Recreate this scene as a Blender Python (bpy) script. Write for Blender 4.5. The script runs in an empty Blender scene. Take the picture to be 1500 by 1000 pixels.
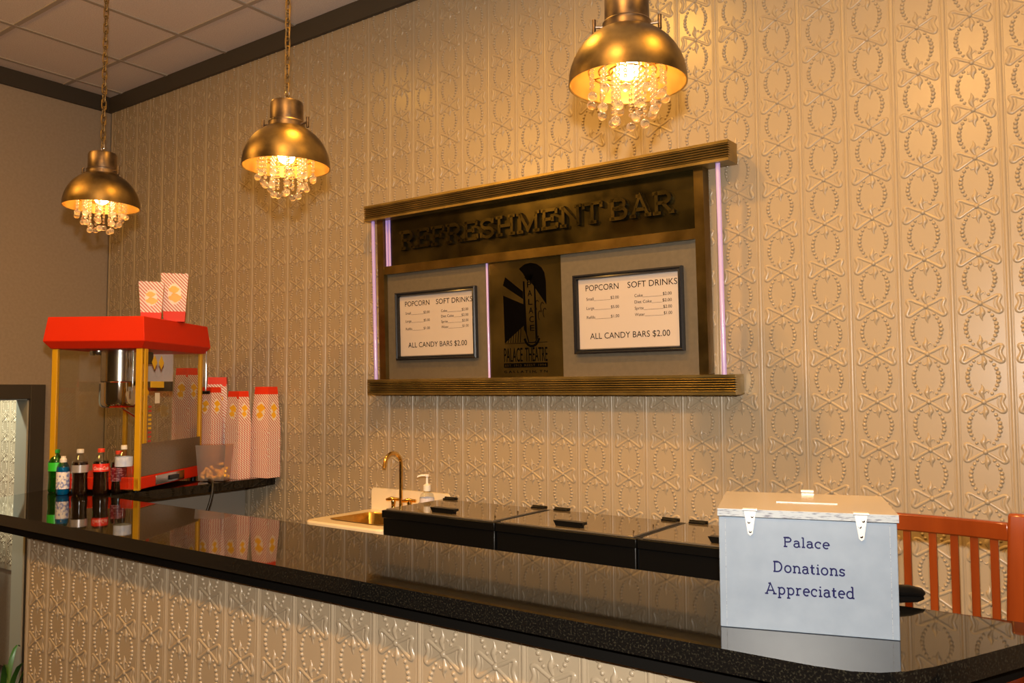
import bpy, math, random
import numpy as np
from mathutils import Matrix, Vector
random.seed(4)
S = bpy.context.scene
COL = S.collection
PI = math.pi

# ---------------------------------------------------------------- camera
CAM = Vector((5.516, -2.95, 1.54))
def cam_axes(yaw, pitch, roll):
    r = Vector((math.cos(yaw), math.sin(yaw), 0)); f = Vector((-math.sin(yaw), math.cos(yaw), 0)); u = Vector((0, 0, 1))
    f, u = f*math.cos(pitch)+u*math.sin(pitch), u*math.cos(pitch)-f*math.sin(pitch)
    r, u = r*math.cos(roll)+u*math.sin(roll), u*math.cos(roll)-r*math.sin(roll)
    return r, u, f
cd = bpy.data.cameras.new('camera'); co = bpy.data.objects.new('camera', cd); COL.objects.link(co)
_r, _u, _f = cam_axes(math.radians(35.781), math.radians(3.287), math.radians(-0.234))
M = Matrix.Identity(4)
for i in range(3):
    M[i][0] = _r[i]; M[i][1] = _u[i]; M[i][2] = -_f[i]; M[i][3] = CAM[i]
co.matrix_world = M
cd.sensor_fit = 'HORIZONTAL'; cd.sensor_width = 36; cd.lens = 36*1218.1/1500; cd.clip_start = 0.05
S.camera = co
# ---------------------------------------------------------------- light and exposure
S.view_settings.view_transform = 'Standard'; S.view_settings.look = 'None'; S.view_settings.gamma = 1
S.view_settings.exposure = 0.0; S.view_settings.use_curve_mapping = False
W = bpy.data.worlds.new('world'); S.world = W; W.use_nodes = True
W.node_tree.nodes['Background'].inputs[0].default_value = (1.0, 0.72, 0.45, 1)
W.node_tree.nodes['Background'].inputs[1].default_value = 0.02
S.cycles.max_bounces = 10; S.cycles.transparent_max_bounces = 24; S.cycles.transmission_bounces = 10
S.cycles.sample_clamp_indirect = 6.0
def light(name, kind, loc, power, col, size=0.1, aim=None, angle=None, blend=0.4):
    l = bpy.data.lights.new(name, kind); o = bpy.data.objects.new(name, l); COL.objects.link(o)
    o.location = loc; l.energy = power; l.color = col
    if kind == 'AREA': l.shape = 'DISK'; l.size = size
    else: l.shadow_soft_size = size
    if angle: l.spot_size = math.radians(angle); l.spot_blend = blend
    if aim is not None:
        o.rotation_euler = (Vector(aim)-Vector(loc)).to_track_quat('-Z', 'Y').to_euler()
    return o
H = 3.545                                     # ceiling height
# the photographer's flash, on top of the camera
fl = CAM + _u*0.17
light('camera_flash', 'AREA', fl, 70, (1.0, 0.93, 0.82), 0.06, fl + _f + _r*0.02)
# recessed ceiling lamps
WARM = (1.0, 0.47, 0.06)
for x, y, p in ((1.79, -1.07, 15), (3.69, -1.18, 66), (5.55, -1.15, 50)):
    light('recessed_lamp', 'SPOT', (x, y, H-0.01), p*2.4, WARM, 0.05, (x, y, 0), 172, 0.8)
for x, y, p in ((2.4, -3.0, 4), (4.8, -2.9, 56)):
    light('recessed_lamp', 'SPOT', (x, y, H-0.01), p*7.6, (1.0, 0.50, 0.12), 0.06, (x, y+0.35, 0), 165, 0.8)
# unseen warm fill lights, added to brighten the ceiling and walls
light('ceiling_fill', 'POINT', (1.8, -2.7, 3.24), 62, (1.0, 0.50, 0.10), 0.1)
light('lobby_fill', 'POINT', (6.0, -5.2, 3.1), 70, (1.0, 0.50, 0.12), 0.2)
# lamp of the neighbouring room seen through the opening on the left
light('next_room_lamp', 'AREA', (-0.95, -0.8, 2.5), 85, (0.97, 1.0, 0.80), 0.25, (-1.2, -0.22, 1.0))

# ---------------------------------------------------------------- materials
def P(name, col, rough=0.5, metal=0.0, spec=0.5, **k):
    m = bpy.data.materials.new(name); m.use_nodes = True
    b = m.node_tree.nodes['Principled BSDF']
    b.inputs['Base Color'].default_value = (*col, 1); b.inputs['Roughness'].default_value = rough
    b.inputs['Metallic'].default_value = metal; b.inputs['Specular IOR Level'].default_value = spec
    for kk, v in k.items():
        b.inputs[kk.replace('_', ' ')].default_value = v
    return m
def nodes(m): return m.node_tree.nodes, m.node_tree.links, m.node_tree.nodes['Principled BSDF']
def noisy(m, c1, c2, scale, detail=4, lo=0.35, hi=0.65, rough=None, bump=0.0, stretch=(1, 1, 1)):
    n, l, b = nodes(m)
    t = n.new('ShaderNodeTexCoord'); mp = n.new('ShaderNodeMapping'); mp.inputs['Scale'].default_value = stretch
    nz = n.new('ShaderNodeTexNoise'); nz.inputs['Scale'].default_value = scale; nz.inputs['Detail'].default_value = detail
    cr = n.new('ShaderNodeValToRGB'); e = cr.color_ramp.elements
    e[0].position = lo; e[0].color = (*c1, 1); e[1].position = hi; e[1].color = (*c2, 1)
    l.new(t.outputs['Object'], mp.inputs[0]); l.new(mp.outputs[0], nz.inputs['Vector']); l.new(nz.outputs['Fac'], cr.inputs[0]); l.new(cr.outputs[0], b.inputs['Base Color'])
    if rough:
        mr = n.new('ShaderNodeMapRange'); mr.inputs[3].default_value, mr.inputs[4].default_value = rough
        l.new(nz.outputs['Fac'], mr.inputs[0]); l.new(mr.outputs[0], b.inputs['Roughness'])
    if bump:
        bp = n.new('ShaderNodeBump'); bp.inputs['Strength'].default_value = bump; bp.inputs['Distance'].default_value = 0.002
        l.new(nz.outputs['Fac'], bp.inputs['Height']); l.new(bp.outputs[0], b.inputs['Normal'])
    return m
def glassy(name, tint=(1, 1, 1), opac=0.08, rough=0.02):
    """thin clear pane: transparent body with a fresnel gloss"""
    m = bpy.data.materials.new(name); m.use_nodes = True; n = m.node_tree.nodes; l = m.node_tree.links
    n.remove(n['Principled BSDF']); out = n['Material Output']
    tr = n.new('ShaderNodeBsdfTransparent'); tr.inputs[0].default_value = (*tint, 1)
    gl = n.new('ShaderNodeBsdfGlossy'); gl.inputs['Roughness'].default_value = rough
    fr = n.new('ShaderNodeFresnel'); fr.inputs[0].default_value = 1.45
    ad = n.new('ShaderNodeMath'); ad.operation = 'ADD'; ad.inputs[1].default_value = opac; ad.use_clamp = True
    mx = n.new('ShaderNodeMixShader')
    ge = n.new('ShaderNodeNewGeometry'); iv = n.new('ShaderNodeMath'); iv.operation = 'SUBTRACT'; iv.inputs[0].default_value = 1.0
    ml = n.new('ShaderNodeMath'); ml.operation = 'MULTIPLY'
    l.new(ge.outputs['Backfacing'], iv.inputs[1]); l.new(ad.outputs[0], ml.inputs[0]); l.new(iv.outputs[0], ml.inputs[1])
    l.new(fr.outputs[0], ad.inputs[0]); l.new(ml.outputs[0], mx.inputs[0]); l.new(tr.outputs[0], mx.inputs[1]); l.new(gl.outputs[0], mx.inputs[2]); l.new(mx.outputs[0], out.inputs[0])
    return m
TAUPE = (0.36, 0.29, 0.20)
m_tin = P('tin_paint', TAUPE, 0.30, 0, 0.55)
m_wall = noisy(P('wall_paint', TAUPE, 0.6, 0, 0.3), (0.33, 0.27, 0.205), (0.36, 0.295, 0.225), 60, 2)
m_plain = P('plain_panel_paint', (0.30, 0.265, 0.22), 0.55, 0, 0.3)
m_trim = P('dark_trim', (0.05, 0.042, 0.032), 0.5, 0, 0.4)
m_jamb = P('jamb_paint', (0.42, 0.42, 0.36), 0.5)
m_ceil = noisy(P('ceiling_tile', (0.6, 0.55, 0.5), 0.9, 0, 0.1), (0.70, 0.63, 0.57), (0.82, 0.75, 0.68), 180, 3, bump=0.15)
m_grid = P('ceiling_grid_paint', (0.42, 0.37, 0.31), 0.6)
m_floor = noisy(P('carpet', (0.05, 0.03, 0.03), 0.95), (0.025, 0.014, 0.012), (0.05, 0.028, 0.022), 30)
m_granite = noisy(P('black_granite', (0.01, 0.01, 0.01), 0.03, 0, 0.42, IOR=1.52), (0.004, 0.004, 0.004), (0.026, 0.025, 0.018), 240, 3, 0.52, 0.72)
m_black = P('black_plastic', (0.004, 0.004, 0.004), 0.3, 0, 0.25)
m_blackmat = P('black_matt', (0.004, 0.0035, 0.003), 0.7, 0, 0.08)
m_brassdk = noisy(P('antique_brass', (0.2, 0.13, 0.05), 0.32, 1.0), (0.075, 0.05, 0.022), (0.28, 0.195, 0.08), 13, 6, 0.3, 0.72, (0.30, 0.48))
m_capmet = noisy(P('dark_bronze', (0.1, 0.08, 0.06), 0.4, 1.0), (0.07, 0.052, 0.04), (0.22, 0.16, 0.11), 18, 5, 0.35, 0.7, (0.3, 0.5))
m_domein = P('dome_lining', (0.42, 0.225, 0.04), 0.4, 0.5)
m_chain = P('brass_chain', (0.17, 0.115, 0.05), 0.5, 0.8)
m_crystal = bpy.data.materials.new('crystal'); m_crystal.use_nodes = True
_n = m_crystal.node_tree.nodes; _l = m_crystal.node_tree.links; _n.remove(_n['Principled BSDF'])
_g = _n.new('ShaderNodeBsdfGlass'); _g.inputs['IOR'].default_value = 1.5; _g.inputs['Roughness'].default_value = 0.02
_t = _n.new('ShaderNodeBsdfTranslucent'); _t.inputs[0].default_value = (1, .93, .8, 1); _x = _n.new('ShaderNodeMixShader'); _x.inputs[0].default_value = 0.2
_l.new(_g.outputs[0], _x.inputs[1]); _l.new(_t.outputs[0], _x.inputs[2]); _l.new(_x.outputs[0], _n['Material Output'].inputs[0])
m_bulb = P('lit_bulb', (1, 0.9, 0.7), 0.4, 0, 0.5, Emission_Color=(1.0, 0.66, 0.28, 1), Emission_Strength=95)
m_signmet = noisy(P('reeded_brass', (0.25, 0.17, 0.06), 0.3, 1.0), (0.15, 0.105, 0.034), (0.28, 0.195, 0.068), 9, 4, 0.3, 0.7, (0.24, 0.36))
m_reed = noisy(P('reeded_gold', (0.35, 0.25, 0.09), 0.35, 0.8), (0.22, 0.155, 0.048), (0.38, 0.27, 0.09), 9, 4, 0.3, 0.7, (0.30, 0.40))
m_header = noisy(P('tarnished_gold_leaf', (0.12, 0.085, 0.03), 0.3, 0.85), (0.030, 0.023, 0.007), (0.105, 0.078, 0.022), 7, 9, 0.36, 0.72, (0.12, 0.34))
m_logo = noisy(P('gold_mirror', (0.2, 0.15, 0.06), 0.12, 0.85), (0.09, 0.066, 0.018), (0.24, 0.175, 0.05), 6, 8, 0.35, 0.75, (0.04, 0.16))
m_letter = P('letter_side', (0.006, 0.004, 0.002), 0.5, 0, 0.2)
m_letface = noisy(P('letter_face', (0.2, 0.14, 0.05), 0.3, 0.85), (0.032, 0.024, 0.007), (0.10, 0.074, 0.02), 8, 8, 0.36, 0.72, (0.15, 0.34))
m_signpanel = noisy(P('sign_panel_paint', (0.2, 0.165, 0.12), 0.5), (0.105, 0.088, 0.062), (0.12, 0.10, 0.07), 50)
m_ink = P('black_ink', (0.0012, 0.001, 0.001), 0.7, 0, 0.02)
m_paper = P('menu_sheet', (0.50, 0.44, 0.40), 0.25, 0, 0.5)
m_frame = P('black_frame', (0.012, 0.013, 0.016), 0.22)
m_tube = P('acrylic_tube', (0.5, 0.42, 0.5), 0.15, 0, 0.6, Emission_Color=(0.40, 0.16, 1.0, 1), Emission_Strength=0.22)
m_boxpaint = noisy(P('pale_blue_paint', (0.6, 0.68, 0.72), 0.35), (0.162, 0.21, 0.28), (0.186, 0.238, 0.312), 25, 3, 0.3, 0.7)
m_boxlid = P('lid_paint_warm_lit', (0.42, 0.38, 0.33), 0.16)  # box paint, with warm light and wall reflection put into its colour
m_worn = noisy(P('worn_edge', (0.5, 0.55, 0.6), 0.5), (0.10, 0.11, 0.15), (0.27, 0.31, 0.35), 60, 3, 0.33, 0.5, stretch=(1, 1, 5))
m_navy = P('navy_letter', (0.006, 0.006, 0.06), 0.5, 0, 0.15)
m_steelw = P('white_zinc', (0.55, 0.54, 0.53), 0.35, 0.3)
m_steel = P('steel', (0.55, 0.53, 0.5), 0.2, 1.0)
m_chrome = P('chrome', (0.8, 0.78, 0.76), 0.08, 1.0)
m_brass = P('polished_brass', (0.85, 0.55, 0.16), 0.12, 1.0)
m_bowl = noisy(P('yellow_lit_steel_bowl', (0.7, 0.45, 0.13), 0.22, 1.0), (0.62, 0.40, 0.11), (0.75, 0.5, 0.16), 40)  # steel bowl, the yellow light on it put into the base colour
m_ceramic = P('white_ceramic', (0.80, 0.70, 0.52), 0.18)
m_wood = noisy(P('cherry_wood', (0.28, 0.055, 0.01), 0.16, 0, 0.5), (0.15, 0.026, 0.004), (0.26, 0.052, 0.008), 12, 5, 0.3, 0.7, stretch=(1, 1, 0.12))
m_seat = P('black_vinyl', (0.012, 0.01, 0.01), 0.4)
m_red = P('red_enamel', (0.62, 0.024, 0.004), 0.5, 0, 0.2)
m_yellow = P('yellow_frame', (0.56, 0.32, 0.008), 0.4)
m_pane = glassy('pane', (0.97, 0.97, 0.95), 0.01)
m_clear = glassy('clear_plastic', (0.92, 0.95, 0.97), 0.05)
m_acr = P('lid_wall_reflection', (0.13, 0.105, 0.075), 0.06, 0, 0.8, IOR=1.6)  # clear lid, brown base colour stands in for the wall's reflection
m_tub = glassy('cloudy_plastic', (0.82, 0.70, 0.60), 0.34, 0.45)
m_white = P('white_plastic', (0.8, 0.78, 0.74), 0.35)
m_green = P('green_plant', (0.05, 0.16, 0.02), 0.5)
m_pot = P('dark_pot', (0.05, 0.04, 0.035), 0.6)
m_pink = noisy(P('pink_cloth', (0.4, 0.16, 0.16), 0.8), (0.32, 0.12, 0.12), (0.5, 0.22, 0.2), 8)
m_corn = noisy(P('popcorn', (0.8, 0.5, 0.08), 0.8), (0.85, 0.45, 0.03), (1.0, 0.72, 0.2), 90)
m_cable = P('black_cable', (0.01, 0.01, 0.01), 0.4)

# ---------------------------------------------------------------- mesh builder
class MB:
    def __init__(s): s.v = []; s.f = []; s.m = []
    def add(s, vs, fs, mat=0):
        o = len(s.v); s.v += [tuple(p) for p in vs]
        s.f += [tuple(i+o for i in f) for f in fs]; s.m += [mat]*len(fs); return s
    def box(s, lo, hi, mat=0):
        x0, y0, z0 = lo; x1, y1, z1 = hi
        return s.add([(x0,y0,z0),(x1,y0,z0),(x1,y1,z0),(x0,y1,z0),(x0,y0,z1),(x1,y0,z1),(x1,y1,z1),(x0,y1,z1)],
            [(0,3,2,1),(4,5,6,7),(0,1,5,4),(1,2,6,5),(2,3,7,6),(3,0,4,7)], mat)
    def prism(s, poly, a, b, fn, mat=0, cap=None):
        """poly of 2-D points (ccw seen from the b side) between levels a and b; fn(u,v,w) -> xyz"""
        n = len(poly); cap = mat if cap is None else cap
        vs = [fn(u, v, a) for u, v in poly]+[fn(u, v, b) for u, v in poly]
        s.add(vs, [(i, (i+1) % n, n+(i+1) % n, n+i) for i in range(n)], mat)
        s.add([fn(u, v, b) for u, v in poly], [tuple(range(n))], cap)
        s.add([fn(u, v, a) for u, v in poly], [tuple(reversed(range(n)))], mat); return s
    def lathe(s, prof, seg=24, c=(0, 0, 0), mat=0, ax='z'):
        vs = []; fs = []; n = len(prof)
        for k in range(seg):
            a = 2*PI*k/seg
            for r, z in prof:
                p = (r*math.cos(a), r*math.sin(a), z)
                if ax == 'y': p = (p[0], p[2], -p[1])
                if ax == 'x': p = (p[2], p[0], p[1])
                vs.append((c[0]+p[0], c[1]+p[1], c[2]+p[2]))
        for k in range(seg):
            k2 = (k+1) % seg
            for i in range(n-1):
                q = [k*n+i, k2*n+i, k2*n+i+1, k*n+i+1]
                if prof[i][0] < 1e-6: q = [q[0], q[2], q[3]]
                elif prof[i+1][0] < 1e-6: q = [q[0], q[1], q[2]]
                fs.append(tuple(q))
        return s.add(vs, fs, mat)
    def tube(s, path, r, seg=10, closed=False, mat=0, flat=1.0):
        path = [Vector(p) for p in path]; n = len(path); vs = []; fs = []
        rs = r if isinstance(r, (list, tuple)) else [r]*n
        nrm = None
        for i, p in enumerate(path):
            a = path[i-1] if (i > 0 or closed) else p; b = path[(i+1) % n] if (i < n-1 or closed) else p
            t = (b-a).normalized()
            if nrm is None:
                nrm = t.orthogonal().normalized()
            nrm = (nrm - t*nrm.dot(t)).normalized(); bn = t.cross(nrm)
            for k in range(seg):
                an = 2*PI*k/seg
                vs.append(p + (nrm*math.cos(an)+bn*math.sin(an)*flat)*rs[i])
        m = n if closed else n-1
        for i in range(m):
            j = (i+1) % n
            for k in range(seg):
                k2 = (k+1) % seg
                fs.append((i*seg+k, i*seg+k2, j*seg+k2, j*seg+k))
        if not closed:
            fs.append(tuple(reversed(range(seg)))); fs.append(tuple((n-1)*seg+k for k in range(seg)))
        return s.add(vs, fs, mat)
    def ball(s, c, r, seg=12, rings=8, mat=0, sc=(1, 1, 1)):
        pr = [(r*math.sin(PI*i/rings), -r*math.cos(PI*i/rings)) for i in range(rings+1)]
        pr[0] = (0, -r); pr[-1] = (0, r)
        t = MB().lathe(pr, seg)
        return s.add([(c[0]+x*sc[0], c[1]+y*sc[1], c[2]+z*sc[2]) for x, y, z in t.v], t.f, mat)
    def build(s, name, mats, parent=None, bevel=0, smooth=True, seg=2):
        me = bpy.data.meshes.new(name); me.from_pydata(s.v, [], s.f); me.update()
        for m in (mats if isinstance(mats, (list, tuple)) else [mats]): me.materials.append(m)
        me.polygons.foreach_set('material_index', s.m)
        if smooth:
            me.polygons.foreach_set('use_smooth', [True]*len(me.polygons)); me.set_sharp_from_angle(angle=math.radians(38))
        o = bpy.data.objects.new(name, me); COL.objects.link(o)
        if parent: o.parent = parent
        if bevel:
            b = o.modifiers.new('bevel', 'BEVEL'); b.width = bevel; b.segments = seg; b.limit_method = 'ANGLE'; b.angle_limit = math.radians(40); b.harden_normals = False
        return o
def tag(o, label, cat, group=None):
    o['label'] = label; o['category'] = cat
    if group: o['group'] = group
    return o
def thing(name, label, cat, loc=(0, 0, 0), rz=0, group=None):
    o = bpy.data.objects.new(name, None); COL.objects.link(o); o.location = loc; o.rotation_euler = (0, 0, rz); o.empty_display_size = 0.05
    return tag(o, label, cat, group)
def structure(o): o['kind'] = 'structure'; return o
def copy_thing(src, loc, label=None, rz=None):
    r = src.copy(); COL.objects.link(r); r.location = loc
    if rz is not None: r.rotation_euler = (0, 0, rz)
    if label: r['label'] = label
    for ch in list(src.children):
        c = ch.copy(); COL.objects.link(c); c.parent = r
        for g in list(ch.children):
            d = g.copy(); COL.objects.link(d); d.parent = c
    return r
def B(lo, hi): return MB().box(lo, hi)
XYZ = lambda u, v, w: (u, v, w)
FRONT = lambda u, v, w: (u, -w, v)            # drawn facing -y, w towards the viewer

# ---------------------------------------------------------------- embossed tin tiles
def half_tube(path, rad, h=0.62, ns=5):
    path = np.array(path, float); n = len(path); vs = []; fs = []
    for i in range(n):
        a = path[max(i-1, 0)]; b = path[min(i+1, n-1)]; t = (b-a)/max(np.linalg.norm(b-a), 1e-9); nn = np.array([-t[1], t[0]])
        for k in range(ns):
            th = PI*k/(ns-1); q = path[i]-nn*math.cos(th)*rad[i]
            vs.append((q[0], q[1], h*rad[i]*math.sin(th)))
    for i in range(n-1):
        for k in range(ns-1):
            fs.append((i*ns+k, i*ns+k+1, (i+1)*ns+k+1, (i+1)*ns+k)[::-1])
    return vs, fs
def dome(cu, cv, r, h=0.85, seg=10):
    vs = []; fs = []
    for rr, hh in ((1.0, 0.0), (0.85, 0.5), (0.5, 0.87)):
        for k in range(seg):
            a = 2*PI*k/seg; vs.append((cu+r*rr*math.cos(a), cv+r*rr*math.sin(a), h*r*hh))
    vs.append((cu, cv, h*r))
    for j in range(2):
        for k in range(seg): fs.append((j*seg+k, j*seg+(k+1) % seg, (j+1)*seg+(k+1) % seg, (j+1)*seg+k))
    for k in range(seg): fs.append((2*seg+k, 2*seg+(k+1) % seg, 3*seg))
    return vs, fs
PU, PV = 0.1543, 0.1535
def smooth_path(p, n=3):
    p = np.array(p, float)
    for _ in range(n):
        q = [p[0]]
        for i in range(len(p)-1): q += [0.75*p[i]+0.25*p[i+1], 0.25*p[i]+0.75*p[i+1]]
        q.append(p[-1]); p = np.array(q)
    return p
def path_r(p, r, n=2):
    a = smooth_path(np.column_stack([np.array(p, float), np.array(r, float)]), n)
    return a[:, :2], a[:, 2]
def tile_parts():
    mb = MB(); c = PU/2
    def ht(p, r, n=2, h=0.62):
        q, rr = path_r([(c+x, y) for x, y in p], r, n); v, f = half_tube(q, rr, h); mb.add(v, f)
    for s in (-1, 1):                                       # bow loops
        ht([(0, 0), (s*.014, .007), (s*.032, .016), (s*.046, .024), (s*.056, .020), (s*.051, .010), (s*.048, 0), (s*.052, -.012), (s*.058, -.024), (s*.050, -.032), (s*.038, -.024), (s*.018, -.011), (0, 0)],
           [.0046, .0050, .0052, .0052, .0066, .0064, .0060, .0066, .0076, .0060, .0054, .0050, .0046], 2, .56)
        ht([(s*.040, .019), (s*.0385, .006), (s*.037, -.004), (s*.041, -.017)], [.0016, .0028, .0028, .0016])
        n = 9
        for k in range(n):                                  # beads of the oval above the bow
            t = (k+0.5)/n
            v = PV*(0.13+0.74*t); ph = (v/PV-0.5)*2
            u = 0.0425*(1-abs(ph)**1.9)
            r = 0.0036+0.0038*(1-abs(ph)**1.2)
            vv, ff = dome(c+s*u, v, r); mb.add(vv, ff)
    vv, ff = dome(c, 0, 0.009, 0.8); mb.add(vv, ff)
    for s in (1, -1):                                       # small tulips over and under the knot
        ht([(.001, s*.010), (-.004*s, s*.020), (-.006*s, s*.030), (-.001*s, s*.040), (-.005*s, s*.056)], [.003, .0060, .0090, .0058, .0008], 2, .7)
        ht([(0, s*.028), (.008*s, s*.036), (.014*s, s*.033), (.013*s, s*.025)], [.0035, .0034, .0028, .001])
    for u, r, h in ((0, .0065, .6), (-.0105, .0018, .8), (.0105, .0018, .8)):  # seam
        v, f = half_tube([(u, -PV/2), (u, PV/2)], [r, r], h); mb.add(v, f)
    mb.add([(0, -PV/2, 0), (PU, -PV/2, 0), (PU, PV/2, 0), (0, PV/2, 0)], [(0, 1, 2, 3)])
    return mb
TILE = tile_parts()
def tin_sheet(name, u0, nu, v0, nv, fn, parent=None, mat=None, pu=PU, skip=None):
    tv = np.array(TILE.v); tv[:, 0] *= pu/PU
    ln = np.array([len(f) for f in TILE.f]); idx = np.array([i for f in TILE.f for i in f])
    offs = [(u0+i*pu, v0+j*PV) for i in range(nu) for j in range(nv) if not (skip and skip(u0+i*pu, v0+j*PV))]
    nt = len(offs); nv_ = len(tv)
    allv = np.concatenate([tv+np.array([a, b, 0]) for a, b in offs])
    xyz = fn(allv)
    alli = (idx[None, :]+np.arange(nt)[:, None]*nv_).ravel(); alll = np.tile(ln, nt)
    me = bpy.data.meshes.new(name); me.vertices.add(len(xyz)); me.vertices.foreach_set('co', xyz.ravel())
    me.loops.add(len(alli)); me.loops.foreach_set('vertex_index', alli.astype(np.int32))
    st = np.zeros(len(alll), np.int32); st[1:] = np.cumsum(alll)[:-1]
    me.polygons.add(len(alll)); me.polygons.foreach_set('loop_start', st); me.polygons.foreach_set('loop_total', alll.astype(np.int32))
    me.polygons.foreach_set('use_smooth', np.ones(len(alll), bool)); me.update(calc_edges=True); me.validate()
    me.materials.append(mat or m_tin)
    o = bpy.data.objects.new(name, me); COL.objects.link(o)
    if parent: o.parent = parent
    return o
def on_y(y): return lambda a: np.column_stack([a[:, 0], y-a[:, 2], a[:, 1]])

# ---------------------------------------------------------------- room shell
structure(tin_sheet('wall_back', 0.022, 45, 1.341-7*PV, 22, on_y(0.0)))
structure(B((-0.15, 0.012, -0.6), (8.6, 0.15, H)).build('wall_back_core', m_wall))
structure(tin_sheet('wall_back_next_room', -2.30, 14, 1.341-7*PV, 13, on_y(0.0)))
structure(B((-3.2, 0.012, -0.6), (-0.15, 0.15, H)).build('wall_back_next_room_core', m_wall))
# left wall with the low doorway (y -0.481 .. -1.45, top 1.492)
wl = MB(); OY0, OY1, OZ = -0.481, -1.45, 1.492
wl.box((-0.15, OY0, -0.6), (0, 0.0, H)); wl.box((-0.15, OY1, OZ), (0, OY0, H)); wl.box((-0.15, -6.0, -0.6), (0, OY1, H))
structure(wl.build('wall_left', m_wall, smooth=False))
cs = MB(); cs.box((0, OY0, -0.6), (0.022, OY0+0.09, OZ+0.09)); cs.box((0, OY1, OZ), (0.022, OY0, OZ+0.09)); cs.box((0, OY1-0.09, -0.6), (0.022, OY1, OZ+0.09))
structure(cs.build('door_1', m_trim, bevel=0.003))
jm = MB(); jm.box((-0.15, OY0-0.008, -0.6), (-0.004, OY0, OZ)); jm.box((-0.15, OY1, -0.6), (-0.004, OY1+0.008, OZ)); jm.box((-0.15, OY1, OZ-0.008), (-0.004, OY0, OZ))
structure(jm.build('trim_3', m_jamb))
structure(B((-3.2, -6.0, -0.65), (1.6, 0.15, -0.54)).build('floor_landing', m_floor))
structure(B((1.6, -6.0, -0.65), (8.6, 0.15, 0.0)).build('floor', m_floor))
structure(B((8.5, -6.0, 0), (8.6, 0.0, H)).build('wall_right', m_wall))
structure(B((-3.2, -6.1, -0.6), (8.6, -6.0, H)).build('wall_front', m_trim))
structure(B((-3.2, -6.0, -0.6), (-3.1, 0.0, H)).build('wall_next_room', m_wall))
structure(B((-3.2, -6.0, H), (8.6, 0.15, H+0.05)).build('ceiling', m_ceil))
# suspended-ceiling grid: 2 ft tiles
g = MB(); T = 0.0125
gx = [0.70+0.6165*i for i in range(-1, 13)]; gy = [-0.325-0.6*i for i in range(0, 10)]
for x in [0.165]+gx[1:]: g.box((x-T, -5.95, H-0.006), (x+T, 0, H))
for y in gy: g.box((0.0, y-T, H-0.0045), (8.5, y+T, H))
structure(g.build('ceiling_grid', m_grid))
structure(B((0.0, -0.022, H-0.105), (8.5, 0.0, H)).build('trim_1', m_trim, bevel=0.003))
structure(B((0.0, -6.0, H-0.105), (0.022, -0.022, H)).build('trim_2', m_trim, bevel=0.003))

# ---------------------------------------------------------------- counter
CT = 1.075
bar = thing('bar_counter', 'long black granite bar counter with embossed taupe tin front', 'counter', (3.3, -1.25, 0))
def at(o, mb):
    l = o.location; mb.v = [(x-l.x, y-l.y, z-l.z) for x, y, z in mb.v]; return mb
top = [(1.64, -1.5), (5.09, -1.5), (5.15, -1.492), (5.19, -1.473), (5.225, -1.44), (5.26, -1.385), (5.305, -1.29), (5.37, -1.15), (5.42, -1.045), (5.44, -1.0),
       (1.90, -1.0), (1.86, -0.9), (1.82, -0.012), (0.9, -0.012), (0.9, -0.3), (1.10, -0.52), (1.40, -1.0)]
at(bar, MB().prism(top, CT-0.042, CT, XYZ)).build('countertop', m_granite, bar, bevel=0.012, seg=3)
sub = [(1.72, -1.462), (5.09, -1.462), (5.19, -1.43), (5.26, -1.33), (5.38, -1.04), (1.9, -1.04), (1.72, -1.04)]
at(bar, MB().prism(sub, CT-0.080, CT-0.042, XYZ)).build('counter_underlay', m_blackmat, bar)
ts = tin_sheet('tin_front', 2.141, 20, 0.917-5*PV, 6, on_y(-1.424), None, None, 0.1535)
ts.parent = bar; ts.location = -bar.location
at(bar, B((2.135, -1.421, 0), (5.21, -1.30, CT-0.08))).build('counter_carcass', m_plain, bar)
at(bar, B((1.45, -0.95, -0.54), (1.55, -0.012, CT-0.042))).build('return_support', m_plain, bar)

# ---------------------------------------------------------------- stroke lettering
def arc(cx, cy, rx, ry, a0, a1, n=9):
    return [(cx+rx*math.cos(math.radians(a0+(a1-a0)*i/(n-1))), cy+ry*math.sin(math.radians(a0+(a1-a0)*i/(n-1)))) for i in range(n)]
def ribbon(mb, pts, w, d, fn, mat=0, cap=0):
    n = len(pts); L = []; R = []
    for i in range(n):
        a = pts[max(i-1, 0)]; b = pts[min(i+1, n-1)]; dx, dy = b[0]-a[0], b[1]-a[1]; q = math.hypot(dx, dy) or 1
        k = 1.0
        if 0 < i < n-1:
            d1 = (pts[i][0]-pts[i-1][0], pts[i][1]-pts[i-1][1]); d2 = (pts[i+1][0]-pts[i][0], pts[i+1][1]-pts[i][1])
            c = (d1[0]*d2[0]+d1[1]*d2[1])/((math.hypot(*d1)*math.hypot(*d2)) or 1); k = 1/max(0.5, math.sqrt(max(0.0, (1+c)/2)))
        nx, ny = -dy/q*w/2*k, dx/q*w/2*k
        L.append((pts[i][0]+nx, pts[i][1]+ny)); R.append((pts[i][0]-nx, pts[i][1]-ny))
    vs = [fn(u, v, d) for u, v in L]+[fn(u, v, d) for u, v in R]+[fn(u, v, 0) for u, v in L]+[fn(u, v, 0) for u, v in R]
    f = [(n+i, n+i+1, i+1, i) for i in range(n-1)]
    mb.add(vs, f, cap)
    f = []
    for i in range(n-1): f += [(i, i+1, 2*n+i+1, 2*n+i), (3*n+i, 3*n+i+1, n+i+1, n+i)]
    f += [(0, 2*n, 3*n, n), (2*n-1, 4*n-1, 3*n-1, n-1)]
    mb.add(vs, f, mat)
X = 0.66
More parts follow.
